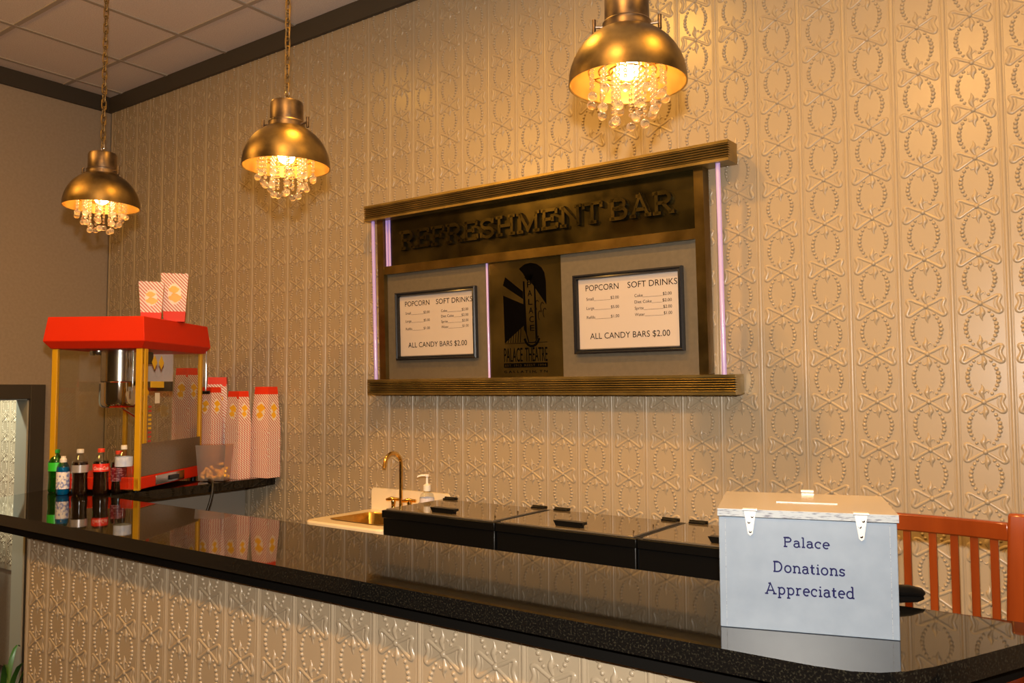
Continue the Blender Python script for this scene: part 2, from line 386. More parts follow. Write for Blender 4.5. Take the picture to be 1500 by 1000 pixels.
GL = {  # advance, strokes (wide serif capitals and slab lower case, cap height 1)
 'R': (.92, [[(.16, 0), (.16, 1)], [(.16, .95), (.5, .95)]+arc(.5, .72, .22, .23, 90, -90)+[(.16, .49)], [(.42, .49), (.78, .03)], [(0, .03), (.34, .03)], [(0, .96), (.2, .96)], [(.68, .03), (.92, .03)]]),
 'E': (.84, [[(.16, 0), (.16, 1)], [(0, .95), (.72, .95)], [(.72, .98), (.72, .74)], [(.16, .5), (.54, .5)], [(.54, .63), (.54, .37)], [(0, .05), (.74, .05)], [(.75, .02), (.75, .28)]]),
 'F': (.80, [[(.16, 0), (.16, 1)], [(0, .95), (.72, .95)], [(.72, .98), (.72, .72)], [(.16, .48), (.54, .48)], [(.54, .62), (.54, .34)], [(0, .03), (.36, .03)]]),
 'S': (.80, [arc(.39, .73, .28, .23, 30, 270, 12)+arc(.39, .27, .30, .24, 90, -150, 12)[1:], [(.68, .98), (.68, .72)], [(.08, .02), (.08, .30)]]),
 'H': (1.0, [[(.17, 0), (.17, 1)], [(.80, 0), (.80, 1)], [(.17, .5), (.80, .5)]]+[[(a, b), (a+.34, b)] for a in (0, .63) for b in (.04, .96)]),
 'M': (1.14, [[(.17, 0), (.17, 1)], [(.95, 0), (.95, 1)], [(.17, .98), (.56, .12), (.95, .98)], [(0, .04), (.32, .04)], [(.8, .04), (1.12, .04)], [(0, .96), (.2, .96)], [(.93, .96), (1.12, .96)]]),
 'N': (.98, [[(.15, 0), (.15, 1)], [(.82, 0), (.82, 1)], [(.15, .96), (.82, .04)], [(0, .04), (.30, .04)], [(0, .96), (.2, .96)], [(.66, .96), (.97, .96)]]),
 'T': (.88, [[(.43, 0), (.43, .96)], [(.02, .95), (.84, .95)], [(.04, .98), (.04, .72)], [(.82, .98), (.82, .72)], [(.25, .04), (.61, .04)]]),
 'B': (.88, [[(.16, 0), (.16, 1)], [(0, .95), (.5, .95)]+arc(.5, .735, .2, .215, 90, -90)+[(.16, .52)], [(.16, .52), (.54, .52)]+arc(.54, .285, .23, .235, 90, -90)+[(0, .05)]]),
 'A': (.98, [[(.13, 0), (.47, .98), (.82, 0)], [(.26, .33), (.70, .33)], [(0, .04), (.28, .04)], [(.66, .04), (.97, .04)], [(.30, .96), (.5, .96)]]),
 'P': (.72, [[(.14, 0), (.14, 1)], [(.02, .955), (.40, .955)]+arc(.40, .735, .21, .22, 90, -90)+[(.14, .515)], [(.02, .04), (.32, .04)]]),
 'D': (.86, [[(.14, 0), (.14, 1)], [(.02, .955), (.36, .955)]+arc(.36, .5, .36, .455, 90, -90, 13)+[(.02, .045)]]),
 'a': (.60, [arc(.27, .47, .19, .17, 160, 0)+[(.46, .08), (.58, .04)], arc(.27, .20, .19, .19, 90, 340, 12), [(.27, .39), (.46, .39)]]),
 'l': (.32, [[(.16, 0), (.16, 1.03)], [(.03, 1.0), (.16, 1.0)], [(.03, .04), (.30, .04)]]),
 'c': (.56, [arc(.30, .33, .24, .31, 50, 310, 14), [(.47, .62), (.47, .45)]]),
 'e': (.58, [[(.08, .35), (.52, .35)]+arc(.30, .33, .23, .31, 5, 310, 14)]),
 'o': (.64, [arc(.31, .33, .25, .31, 0, 360, 18)]),
 'n': (.70, [[(.15, 0), (.15, X)], [(.02, .62), (.15, .62)], arc(.36, .42, .20, .21, 170, 0)+[(.56, .0)], [(.02, .04), (.28, .04)], [(.43, .04), (.69, .04)]]),
 't': (.44, [[(.18, .86), (.18, .16)]+arc(.30, .16, .12, .13, 180, 320, 6), [(.03, .60), (.38, .60)]]),
 'i': (.32, [[(.16, 0), (.16, .64)], [(.03, .60), (.16, .60)], [(.03, .04), (.30, .04)], [(.16, .80), (.16, .92)]]),
 's': (.52, [arc(.25, .47, .16, .15, 30, 270, 9)+arc(.25, .175, .18, .145, 90, -150, 9)[1:], [(.42, .62), (.42, .48)], [(.07, .02), (.07, .16)]]),
 'p': (.68, [[(.15, -.32), (.15, X)], [(.02, .62), (.15, .62)], arc(.35, .33, .24, .30, 150, -150, 14), [(.02, -.28), (.30, -.28)]]),
 'r': (.52, [[(.15, 0), (.15, X)], [(.02, .62), (.15, .62)], arc(.36, .38, .21, .24, 175, 60, 7), [(.02, .04), (.32, .04)]]),
 'd': (.70, [[(.53, 0), (.53, 1.03)], [(.40, 1.0), (.53, 1.0)], arc(.32, .33, .25, .30, 30, 330, 14), [(.53, .04), (.66, .04)]]),
 ' ': (.5, [])}
def write(mb, text, x0, x1, y0, y1, h, w, d, fn, mat=0, cap=0, wide=None, gap=0.06):
    adv = [GL[c][0] for c in text]; tot = sum(adv)+gap*(len(text)-1); sx = (x1-x0)/tot; x = x0
    for c, a in zip(text, adv):
        for st in GL[c][1]:
            pts = []
            for px, py in st:
                X_ = x+px*sx; pts.append((X_, y0+(y1-y0)*(X_-x0)/(x1-x0)+py*h))
            ribbon(mb, pts, w, d, fn, mat, cap)
        x += (a+gap)*sx
def plain_text(mb, text, x0, y0, size, fn, xs=1.0, x1=None, mat=0, shear=0.0, d=0.0006):
    cu = bpy.data.curves.new('t', 'FONT'); cu.body = text; cu.size = size; cu.shear = shear; cu.resolution_u = 3
    o = bpy.data.objects.new('t', cu); me = bpy.data.meshes.new_from_object(o)
    vs = [tuple(v.co) for v in me.vertices]; fs = [tuple(p.vertices) for p in me.polygons]
    bpy.data.objects.remove(o); bpy.data.meshes.remove(me); bpy.data.curves.remove(cu)
    if not vs: return
    a = min(v[0] for v in vs); b = max(v[0] for v in vs)
    if x1 is not None: xs = (x1-x0)/(b-a)
    mb.add([fn(x0+(v[0]-a)*xs, y0+v[1], d) for v in vs], fs, mat)

# ---------------------------------------------------------------- refreshment sign
ZS, TL = 1.55, 0.035
def SG(u, v, w):                             # sign plane leans out slightly at the top
    return (u, -0.04-TL*v-w, ZS+v-TL*w)
sign = thing('refreshment_sign', 'large brass and taupe menu sign reading REFRESHMENT BAR on the embossed wall', 'sign', (3.515, 0, ZS))
def SB(mb, u0, v0, u1, v1, w0, w1, mat=0):
    return mb.prism([(u0, v0), (u1, v0), (u1, v1), (u0, v1)], w0, w1, SG, mat)
def sbuild(name, mb, mats, **k): return at(sign, mb).build(name, mats, sign, **k)
def reeded(name, u0, u1, v0, v1, n):
    prof = [(v0, -0.03), (v0, 0.058)]; e = 0.010; p = (v1-v0-2*e)/n
    prof.append((v0+e, 0.058))
    for i in range(n):
        c = v0+e+p*(i+.5)
        for k in range(1, 8):
            a = PI-PI*k/8; prof.append((c+p*.36*math.cos(a), 0.050+0.010*math.sin(a)))
        prof.append((v0+e+p*(i+1), 0.036))
    prof += [(v1-e, 0.058), (v1, 0.058), (v1, -0.03)]
    mb = MB(); n_ = len(prof)
    vs = [SG(u0, v, w) for v, w in prof]+[SG(u1, v, w) for v, w in prof]
    mb.add(vs, [(i, n_+i, n_+i+1, i+1) for i in range(n_-1)]+[(n_-1, 2*n_-1, n_, 0)]); mb.add(vs[:n_], [tuple(range(n_))]); mb.add(vs[n_:], [tuple(reversed(range(n_)))])
    return sbuild(name, mb, m_reed)
reeded('top_board', 2.599, 4.435, 0.806, 0.880, 6)
reeded('bottom_board', 2.599, 4.434, -0.032, 0.041, 6)
for u0, u1 in ((2.651, 2.691), (4.286, 4.323)):
    sbuild('upright', SB(MB(), u0, 0.041, u1, 0.806, -0.03, 0.024), m_signmet, bevel=0.002)
sbuild('cross_rail', SB(MB(), 2.691, 0.543, 4.286, 0.582, -0.01, 0.022), m_signmet, bevel=0.002)
sbuild('back_panel', SB(MB(), 2.691, 0.041, 3.300, 0.543, -0.02, 0.0), m_signpanel)
sbuild('back_panel', SB(MB(), 3.682, 0.041, 4.286, 0.543, -0.02, 0.0), m_signpanel)
sbuild('header_panel', SB(MB(), 2.691, 0.582, 4.286, 0.806, -0.02, 0.0), m_header)
sbuild('logo_panel', SB(MB(), 3.300, 0.041, 3.682, 0.543, -0.02, 0.0), m_logo)
def stube(u, v0, v1, w, r):
    mb = MB().tube([SG(u, v0+(v1-v0)*i/6, w) for i in range(7)], r, 14); return sbuild('light_tube_and_reflection', mb, m_tube)
stube(2.631, 0.041, 0.806, 0.03, 0.0085); stube(4.384, 0.041, 0.806, 0.03, 0.0085)
stube(3.300, 0.041, 0.543, 0.004, 0.005)
stube(2.6985, 0.582, 0.806, 0.006, 0.006); stube(2.716, 0.582, 0.806, 0.006, 0.006)  # slim glowing tubes added for the outer tube's reflection in the header
mb = MB(); write(mb, 'REFRESHMENT', 2.794, 3.895, 0.655, 0.655, 0.083, 0.0135, 0.018, SG, 0, 1, gap=0.05)
write(mb, 'BAR', 3.925, 4.203, 0.655, 0.655, 0.083, 0.0135, 0.018, SG, 0, 1, gap=0.05)
sbuild('lettering', mb, [m_letter, m_letface], smooth=False)
# theatre emblem
mb = MB(); D_ = 0.0012
def lp(poly, mat=0, d=D_): mb.prism(poly, 0, d, SG, mat)
lp([(3.470, 0.505), (3.500, 0.522), (3.530, 0.526), (3.560, 0.519), (3.585, 0.502), (3.600, 0.478), (3.606, 0.44), (3.606, 0.345), (3.542, 0.43), (3.500, 0.475)][::-1])
lp([(3.396, 0.475), (3.383, 0.440), (3.487, 0.375), (3.487, 0.407)])
lp([(3.383, 0.396), (3.489, 0.352), (3.489, 0.262), (3.386, 0.190)])
lp([(3.489, 0.45), (3.497, 0.45), (3.503, 0.22), (3.489, 0.245)][::-1]); lp([(3.545, 0.45), (3.551, 0.45), (3.557, 0.21), (3.547, 0.2)][::-1])
for k in range(9):                             # plumed top of the marquee
    a = math.radians(150-k*15); r = 0.026+0.012*(k % 2)
    lp([(3.521+.008*math.cos(a+1.2), 0.452+.008*math.sin(a+1.2)), (3.521+.008*math.cos(a-1.2), 0.452+.008*math.sin(a-1.2)), (3.521+r*1.1*math.cos(a), 0.455+r*math.sin(a))])
for i, ch in enumerate('PALACE'): plain_text(mb, ch, 3.510+.002*i, 0.422-0.037*i, 0.036, SG, x1=3.532+.002*i, d=D_)
ribbon(mb, arc(3.528, 0.222, .040, .05, 200, 340, 8), 0.010, D_, SG); ribbon(mb, [(3.490, 0.262), (3.512, 0.188), (3.545, 0.188), (3.562, 0.215)], 0.004, D_, SG)
ribbon(mb, [(3.386, 0.187), (3.606, 0.187)], 0.002, D_, SG)
for i in range(7): ribbon(mb, [(3.39+.013*i, 0.19), (3.396+.0128*i, 0.2+.0085*i)], 0.0022, D_, SG)
for x, y in ((3.572, 0.30), (3.585, 0.335), (3.560, 0.345), (3.597, 0.31)): ribbon(mb, arc(x, y, .009, .02, 40, 250, 6), 0.0022, D_, SG)
plain_text(mb, 'PALACE', 3.380, 0.108, 0.086, SG, x1=3.478, d=D_); plain_text(mb, 'THEATRE', 3.492, 0.108, 0.086, SG, x1=3.605, d=D_)
lp([(3.379, 0.083), (3.605, 0.083), (3.605, 0.102), (3.379, 0.102)])
plain_text(mb, 'EST. 1913  REEST. 1994', 3.386, 0.0875, 0.0135, SG, x1=3.598, mat=1, d=D_*1.6)
plain_text(mb, 'G A L L A T I N,  T N', 3.379, 0.060, 0.015, SG, x1=3.603, d=D_)
sbuild('theatre_emblem', mb, [m_ink, m_logo], smooth=False)

# framed menus hung on the sign
def menu(u0, u1, v0, v1, label):
    t = thing('framed_menu', label, 'menu', SG((u0+u1)/2, v0, 0), 0, 'framed menus on the sign')
    mb = MB(); fw = 0.018; prof = [(0, 0.001), (0, 0.020), (0.006, 0.024), (0.011, 0.018), (0.016, 0.020), (0.020, 0.010), (0.020, 0.001)]
    cr = [(u0, v0, 1, 1), (u1, v0, -1, 1), (u1, v1, -1, -1), (u0, v1, 1, -1)]; n = len(prof)
    vs = [SG(u+a*su, v+a*sv, w) for u, v, su, sv in cr for a, w in prof]; fs = []
    for c in range(4):
        for i in range(n-1): fs.append((c*n+i, ((c+1) % 4)*n+i, ((c+1) % 4)*n+i+1, c*n+i+1))
    mb.add(vs, fs); at(t, mb).build('frame', m_frame, t)
    a0, a1, b0, b1 = u0+0.018, u1-0.018, v0+0.024, v1-0.022
    mb = SB(MB(), a0-.004, b0-.006, a1+.004, b1+.006, 0.001, 0.006); sh = at(t, mb).build('menu_sheet', m_paper, t)
    Wd = a1-a0; Hh = b1-b0
    def tx(s, l, r, v, sz):
        mb = MB(); plain_text(mb, s, a0+l*Wd, b1-v*Hh, sz*Hh, SG, x1=a0+r*Wd, d=0.0066)
        at(t, mb).build('printed_line', m_ink, sh, smooth=False)
    tx('POPCORN', .08, .42, .165, .125); tx('SOFT DRINKS', .51, .985, .165, .125)
    for s, v in (('Small_________$2.00', .305), ('Large_________$5.00', .440), ('Refills________$1.00', .575)): tx(s, .085, .42, v, .062)
    for s, v in (('Coke__________$2.00', .305), ('Diet Coke_____$2.00', .395), ('Sprite__________$2.00', .485), ('Water__________$1.00', .575)): tx(s, .575, .93, v, .062)
    tx('ALL CANDY BARS $2.00', .115, .905, .875, .125)
    return t
menu(2.755, 3.241, 0.130, 0.450, 'framed price menu left of the dark theatre emblem panel')
menu(3.748, 4.226, 0.132, 0.451, 'framed price menu right of the dark theatre emblem panel')

# ---------------------------------------------------------------- pendant lamps
def chain(mb, x, y, z0, z1):
    L, r = 0.021, 0.0026; n = int((z1-z0)/0.031)
    for i in range(n+1):
        c = z0+0.017+i*(z1-z0-0.03)/n; pts = []
        for k in range(16):
            a = 2*PI*k/16; px = 0.0085*math.cos(a); pz = 0.0115*math.sin(a)+(0.0105 if math.sin(a) > 0.01 else (-0.0105 if math.sin(a) < -0.01 else 0))
            pts.append((x+px, y, c+pz) if i % 2 == 0 else (x, y+px, c+pz))
        mb.tube(pts, r, 6, True)
RIM = 2.262
def make_pendant(loc, label):
    t = thing('pendant_lamp', label, 'lamp', loc, 0, 'crystal pendant lamps over the bar')
    R, h = 0.1385, 0.140; hz = h*math.sqrt(1-(0.056/R)**2)
    pr = [(R*math.sqrt(1-(z/h)**2), z) for z in [hz*i/14 for i in range(15)]]
    MB().lathe([(R+.0015, -0.003)]+[(r+.0012, z) for r, z in pr], 48).build('dome_shade', m_brassdk, t)
    inn = [(r-.0025, z-.001) for r, z in pr]
    MB().lathe([(0.0, hz-.003)]+inn[::-1]+[(R-.0005, -0.003), (R+.0015, -0.003)], 48).build('shade_lining', m_domein, t)
    MB().lathe([(.0585, hz-.004), (.0595, hz+.004), (.0575, hz+.010), (.0585, hz+.016), (.0555, hz+.020), (.052, hz+.020)], 36).build('collar', m_capmet, t)
    z0 = hz+.018
    MB().lathe([(.0525, z0), (.053, z0+.004), (.0525, z0+.058), (.049, z0+.066), (.012, z0+.070), (0, z0+.070)], 36).build('cap', m_capmet, t)
    for a in (3.72, 0.30):
        mb = MB(); c, s = math.cos(a), math.sin(a)
        mb.tube([(c*.054, s*.054, hz+.010), (c*.082, s*.082, hz+.010)], .0035, 8); mb.tube([(c*.078, s*.078, hz-.006), (c*.078, s*.078, hz+.028)], .0048, 10)
        mb.build('clamp_screw', m_capmet, t)
    mb = MB(); z0 -= .020; mb.tube([(0, 0, z0+.088), (0, 0, z0+.098)], .006, 10)
    mb.tube([(0.011*math.cos(2*PI*k/14), 0, z0+.109+.013*math.sin(2*PI*k/14)) for k in range(14)], .0026, 6, True); mb.build('loop', m_chrome, t)
    mb = MB(); top = H-RIM-0.03; chain(mb, 0, 0, z0+.112, top); mb.build('chain', m_chain, t)
    MB().lathe([(0, top-.012), (.02, top-.01), (.055, top+.012), (.06, top+.03), (0, top+.03)], 28).build('ceiling_cap', m_capmet, t)
    mb = MB()
    for r in (.092, .068, .044): mb.tube([(r*math.cos(2*PI*k/32), r*math.sin(2*PI*k/32), .030) for k in range(32)], .0022, 6, True)
    for k in range(4): a = k*PI/2; mb.tube([(0, 0, .100), (.044*math.cos(a), .044*math.sin(a), .032), (.092*math.cos(a), .092*math.sin(a), .030)], .0018, 6)
    mb.build('crystal_ring', m_brass, t)
    for r, n, zb, off in ((.088, 11, -.038, 0), (.064, 8, -.068, .2), (.040, 5, -.092, .5)):
        for k in range(n):
            a = 2*PI*(k+off)/n; x, y = r*math.cos(a), r*math.sin(a); mb = MB(); z = .024; zb_ = zb+.004*((k*7) % 3-1)
            while z > zb_+.016: mb.ball((x, y, z), .0054, 9, 6); z -= .0125
            mb.ball((x, y, zb_), .0112, 14, 10)
            mb.build('crystal_strand', m_crystal, t)
    mb = MB().ball((0, 0, .036), .027, 18, 12); mb.lathe([(.014, .055), (.013, .09), (0, .09)], 14); mb.build('bulb', m_bulb, t)
    return t
pend = make_pendant((2.319, -1.27, RIM), 'leftmost pendant lamp, hanging in front of the room corner')
copy_thing(pend, (3.37, -1.22, RIM), 'middle pendant lamp, hanging left of the menu sign')
copy_thing(pend, (4.61, -1.22, RIM), 'largest looking pendant lamp, hanging above the top board of the sign')

# ---------------------------------------------------------------- donation box
dbx = thing('donation_box', 'pale blue wooden donation box with hinged lid on the bar', 'donation box', (4.876, -1.367, CT), math.radians(17.8))
BW, BD, BH = 0.322, 0.275, 0.214
mb = MB(); w = 0.011
mb.box((0, 0.0, 0), (BW, w, BH)); mb.box((0, BD-w, 0), (BW, BD, BH)); mb.box((0, w, 0), (w, BD-w, BH)); mb.box((BW-w, w, 0), (BW, BD-w, BH)); mb.box((w, w, 0.001), (BW-w, BD-w, 0.012))
mb.build('box_body', m_boxpaint, dbx, bevel=0.0015)
mb = MB(); mb.box((-.002, -.003, BH), (BW+.003, BD+.006, BH+.002), 1)
y0, y1, x0, x1 = .112, .119, .112, .222
for a, b in (((-.002, -.003), (BW+.003, y0)), ((-.002, y1), (BW+.003, BD+.006)), ((-.002, y0), (x0, y1)), ((x1, y0), (BW+.003, y1))):
    mb.box((*a, BH+.002), (*b, BH+.0155), 0)
mb.build('lid', [m_boxlid, m_ink], dbx)
B((x0-.004, y1-.001, BH+.0155), (x1+.004, y1+.003, BH+.017)).build('coin_slot_edge', m_steelw, dbx)
mb = MB()
for x in (0.0125, BW-.0125): mb.box((x-.0004, -.0006, .002), (x+.0004, 0, BH-.002))
mb.build('panel_joint', m_worn, dbx)
B((-.002, -.0036, BH+.001), (BW+.003, -.0031, BH+.0150)).build('lid_edge_wear', m_worn, dbx)
for hx in (.0597, .2600):
    mb = MB(); zt = BH+.017
    mb.box((hx-.0135, -.006, zt-.002), (hx+.0135, .008, zt)); mb.tube([(hx-.0135, -.0045, zt-.002), (hx+.0135, -.0045, zt-.002)], .0028, 10)
    mb.prism([(hx-.0115, zt-.002), (hx-.0045, .183), (hx, .179), (hx+.0045, .183), (hx+.0115, zt-.002)], .0036, .0052, FRONT)
    hg = mb.build('hinge', m_steelw, dbx)
    mb = MB()
    for z, dx in ((.187, 0), (.205, -.002), (.216, .004)): mb.lathe([(.0028, .0052), (.0026, .0062), (0, .0066)], 12, (hx+dx, 0, z), 0, 'y')
    mb.v = [(x, -abs(y), z) for x, y, z in mb.v]; mb.build('screw', m_steel, hg)
mb = MB(); mb.box((.160, BD-.012, BH+.0155), (.186, BD+.008, BH+.018)); mb.box((.160, BD+.0065, BH-.03), (.186, BD+.009, BH+.018)); mb.tube([(.160, BD+.006, BH+.021), (.186, BD+.006, BH+.021)], .0035, 10)
mb.build('hasp', m_steelw, dbx)
mb = MB()
write(mb, 'Palace', .1205, .2041, .1604, .1604, .0185, .0026, .0006, FRONT)
write(mb, 'Donations', .1006, .2305, .1118, .1111, .0205, .0027, .0006, FRONT)
write(mb, 'Appreciated', .0846, .2461, .0692, .0705, .0210, .0027, .0006, FRONT)
mb.build('painted_lettering', m_navy, dbx, smooth=False)
# stapler
st = thing('stapler', 'glossy black stapler lying beside the pale blue donation box', 'stapler', (5.115, -0.963, CT), math.radians(40))
mb = MB(); mb.tube([(-.09, 0, .008), (-.05, 0, .007), (.045, 0, .007), (.062, 0, .007)], [.010, .012, .012, .006], 12, flat=.55); mb.build('base', m_black, st)
mb = MB(); mb.tube([(-.088, 0, .024), (-.05, 0, .026), (.03, 0, .022), (.058, 0, .017), (.066, 0, .015)], [.010, .014, .013, .011, .004], 14, flat=.8); mb.build('arm', m_black, st)

# ---------------------------------------------------------------- back counter, bins, sink
cab = thing('back_cabinet', 'low dark cabinet along the wall under the black bins', 'cabinet', (4.0, -0.26, 0))
at(cab, B((3.1, -0.45, 0.08), (4.85, -0.03, 0.72))).build('body', m_blackmat, cab); at(cab, B((3.09, -0.47, 0.72), (4.86, -0.03, 0.745))).build('worktop', m_blackmat, cab); at(cab, B((3.15, -0.4, 0), (4.8, -0.03, 0.08))).build('plinth', m_blackmat, cab)
def make_bin(x0, label):
    t = thing('lidded_bin', label, 'bin', (x0, -0.04, 0.745), 0, 'black bins with clear lids along the wall')
    Wb, Db, Hb = 0.578, 0.40, 0.30; mb = MB(); w = .02
    mb.box((0, -Db, 0), (Wb, -Db+w, Hb-.03)); mb.box((0, -w, 0), (Wb, 0, Hb-.03)); mb.box((0, -Db+w, 0), (w, -w, Hb-.03)); mb.box((Wb-w, -Db+w, 0), (Wb, -w, Hb-.03)); mb.box((w, -Db+w, .0), (Wb-w, -w, .02))
    mb.build('tub', m_black, t, bevel=.004)
    mb = MB(); a = .006; b = .03
    mb.box((-.003, -Db-a, Hb-.034), (Wb+.003, -Db+b, Hb-.002)); mb.box((-.003, -b, Hb-.034), (Wb+.003, 0, Hb-.002)); mb.box((-.003, -Db+b, Hb-.034), (b, -b, Hb-.002)); mb.box((Wb-b, -Db+b, Hb-.034), (Wb+.003, -b, Hb-.002))
    mb.build('rim', m_black, t, bevel=.003)
    lid = B((.012, -Db+.006, Hb-.002), (Wb-.012, -.03, Hb+.004)).build('lid', m_acr, t, bevel=.001)
    mb = MB(); cx = Wb*.5; mb.prism([(cx-.05, Hb+.004), (cx+.05, Hb+.004), (cx+.05, Hb+.012), (cx+.062, Hb+.014), (cx+.062, Hb+.024), (cx-.062, Hb+.024), (cx-.056, Hb+.014)], Db-.065, Db-.035, FRONT); mb.build('handle', m_black, lid, bevel=.003)
    for x in (.05, Wb-.05):
        mb = MB(); mb.box((x-.03, -.045, Hb+.004), (x+.03, -.010, Hb+.010)); mb.tube([(x-.035, -.022, Hb+.009), (x+.035, -.022, Hb+.009)], .006, 10); mb.build('hinge', m_black, t, bevel=.001)
    for x in (Wb-.035,):
        for y in (-Db+.05, -Db+.20): mb = MB().tube([(x, y, Hb-.002), (x, y, Hb+.016)], .003, 8); mb.build('lid_pin', m_chrome, t)
    return t
bn = make_bin(3.045, 'black bin with clear lid standing next to the sink')
copy_thing(bn, (3.634, -0.04, 0.745), 'black bin with clear lid, middle of the three along the wall')
copy_thing(bn, (4.222, -0.04, 0.745), 'black bin with clear lid partly behind the donation box')

snk = thing('hand_sink', 'white hand sink with yellow-lit steel bowl and back ledge on the wall', 'sink', (2.8, -0.006, 0.96))
mb = MB(); x0, x1, y0, y1 = -.25, .245, -.44, 0.0; ex, ey, ez = 0.0, -.235, 0.0
def rrect(x0, x1, y0, y1, r, n=6):
    p = []
    for cx, cy, a in ((x1-r, y1-r, 0), (x0+r, y1-r, 90), (x0+r, y0+r, 180), (x1-r, y0+r, 270)): p += arc(cx, cy, r, r, a, a+90, n)
    return p
out = rrect(x0, x1, y0, y1, .045); N = len(out)
inn = []
for (x, y) in out:
    a = math.atan2((y-ey)/.2, (x-ex)/.24); inn.append((ex+.200*math.copysign(abs(math.cos(a))**.75, math.cos(a)), ey+.155*math.copysign(abs(math.sin(a))**.75, math.sin(a))))
for ring in ((out, 0.0, inn, 0.0),):
    vs = [(x, y, 0) for x, y in out]+[(x, y, 0) for x, y in inn]+[(x, y, -.045) for x, y in out]+[(x*.8, ey+(y-ey)*.8, -.17) for x, y in out]
    fs = []
    for i in range(N):
        j = (i+1) % N; fs += [(i, j, N+j, N+i), (2*N+i, 2*N+j, j, i), (3*N+i, 3*N+j, 2*N+j, 2*N+i)]
    fs.append(tuple(3*N+i for i in reversed(range(N)))); mb.add(vs, fs)
mb.build('basin', m_ceramic, snk, bevel=.008)
mb = MB(); lv = [(1.03, .003), (1.0, .004), (.97, -.004), (.93, -.06), (.80, -.115), (.45, -.13), (.12, -.135)]
vs = [(ex+(x-ex)*k, ey+(y-ey)*k, z) for k, z in lv for x, y in inn]
fs = [(r*N+i, r*N+(i+1) % N, (r+1)*N+(i+1) % N, (r+1)*N+i) for r in range(len(lv)-1) for i in range(N)]+[tuple((len(lv)-1)*N+i for i in range(N))]
mb.add(vs, fs); mb.build('bowl', m_bowl, snk)
mb = MB().prism([(-.24, -.02), (.245, -.02)]+arc(.225, .085, .02, .02, 0, 90, 5)+arc(-.22, .085, .02, .02, 90, 180, 5), 0.0, .022, FRONT); mb.build('back_ledge', m_ceramic, snk, bevel=.006)
fc = MB(); fx, fy = -.008, -.060
fc.lathe([(.020, 0), (.022, .006), (.012, .016), (.009, .035), (.0085, .045)], 20, (fx, fy, .002))
pth = [(fx, fy, .04), (fx, fy, .12), (fx, fy, .225)]+[(fx, fy-.055+.055*math.cos(a), .232+.055*math.sin(a)) for a in [PI*i/12 for i in range(0, 11)]]
pth.append((fx, fy-.112, .222)); fc.tube(pth, [.0085]*3+[.0085]*11+[.0095], 14)
fau = fc.build('faucet', m_brass, snk)
for dx in (-.048, .055):
    mb = MB(); mb.lathe([(.019, 0), (.020, .005), (.012, .014), (.009, .034), (.012, .052), (.009, .062), (0, .064)], 18, (fx+dx, fy, .002))
    mb.tube([(fx+dx-.034, fy-.012, .062), (fx+dx-.008, fy-.004, .067), (fx+dx+.030, fy+.01, .065)], [.006, .010, .007], 12); mb.build('tap_handle', m_brass, snk)
# soap bottle on the sink edge
sp = thing('soap_dispenser', 'clear hand sanitizer pump bottle with white label on the sink', 'soap bottle', (2.985, -0.100, 0.961))
MB().lathe([(0, .001), (.030, .001), (.033, .006), (.033, .095), (.028, .108), (.014, .118), (.014, .128)], 24).build('bottle', m_clear, sp)
MB().lathe([(.0336, .022), (.0336, .092)], 24).build('label', P('soap_label', (.72, .68, .74), .4), sp)
MB().tube([(-.034*math.sin(a), -.034*math.cos(a), .072) for a in (.9, 1.1, 1.3)], .016, 8, flat=.02).build('blue_patch', P('blue_print', (.05, .16, .45), .4), sp)
mb = MB(); mb.lathe([(.0165, .122), (.017, .126), (.017, .148), (.010, .152), (.006, .156), (.005, .185), (.010, .187), (.010, .197), (0, .198)], 18); mb.tube([(0, 0, .192), (-.02, -.018, .192), (-.032, -.03, .186)], [.005, .005, .0035], 10); mb.build('pump', m_white, sp)

# ---------------------------------------------------------------- bar chair
chr_ = thing('bar_chair', 'cherry wood bar chair with slatted back behind the donation box', 'chair', (5.069, -0.50, 0))
bx0, bx1 = -.235, .235
def curve_y(x): return 0.055-0.05*(1-(x/.235)**2)*(-1) if False else 0.03*(1-(x/.235)**2)
def slab(name, x0, x1, z0, z1, th, bulge=0.0, n=10):
    mb = MB(); vs = []; fs = []
    for i in range(n+1):
        x = x0+(x1-x0)*i/n; y = curve_y(x); zt = z1+bulge*(1-(2*i/n-1)**2)
        vs += [(x, y-th/2, z0), (x, y-th/2, zt), (x, y+th/2, zt), (x, y+th/2, z0)]
    for i in range(n):
        a, b = i*4, i*4+4; fs += [(a, b, b+1, a+1), (a+1, b+1, b+2, a+2), (a+2, b+2, b+3, a+3), (a+3, b+3, b, a)]
    fs += [(0, 1, 2, 3), (n*4+3, n*4+2, n*4+1, n*4)]; mb.add(vs, fs); return mb.build(name, m_wood, chr_, bevel=.004)
slab('top_rail', -.215, .222, 1.153, 1.199, .024, 0.0); slab('lower_rail', -.215, .215, .84, .88, .024)
for x in (-.17, -.122, -.074, -.026, .0455, .0965, .1445, .192)[0:0] or (-.166, -.119, -.070, -.020, .043, .095, .142, .188):
    y = curve_y(x); B((x-.0095, y-.007, .88), (x+.0095, y+.007, 1.156)).build('slat', m_wood, chr_, bevel=.002)
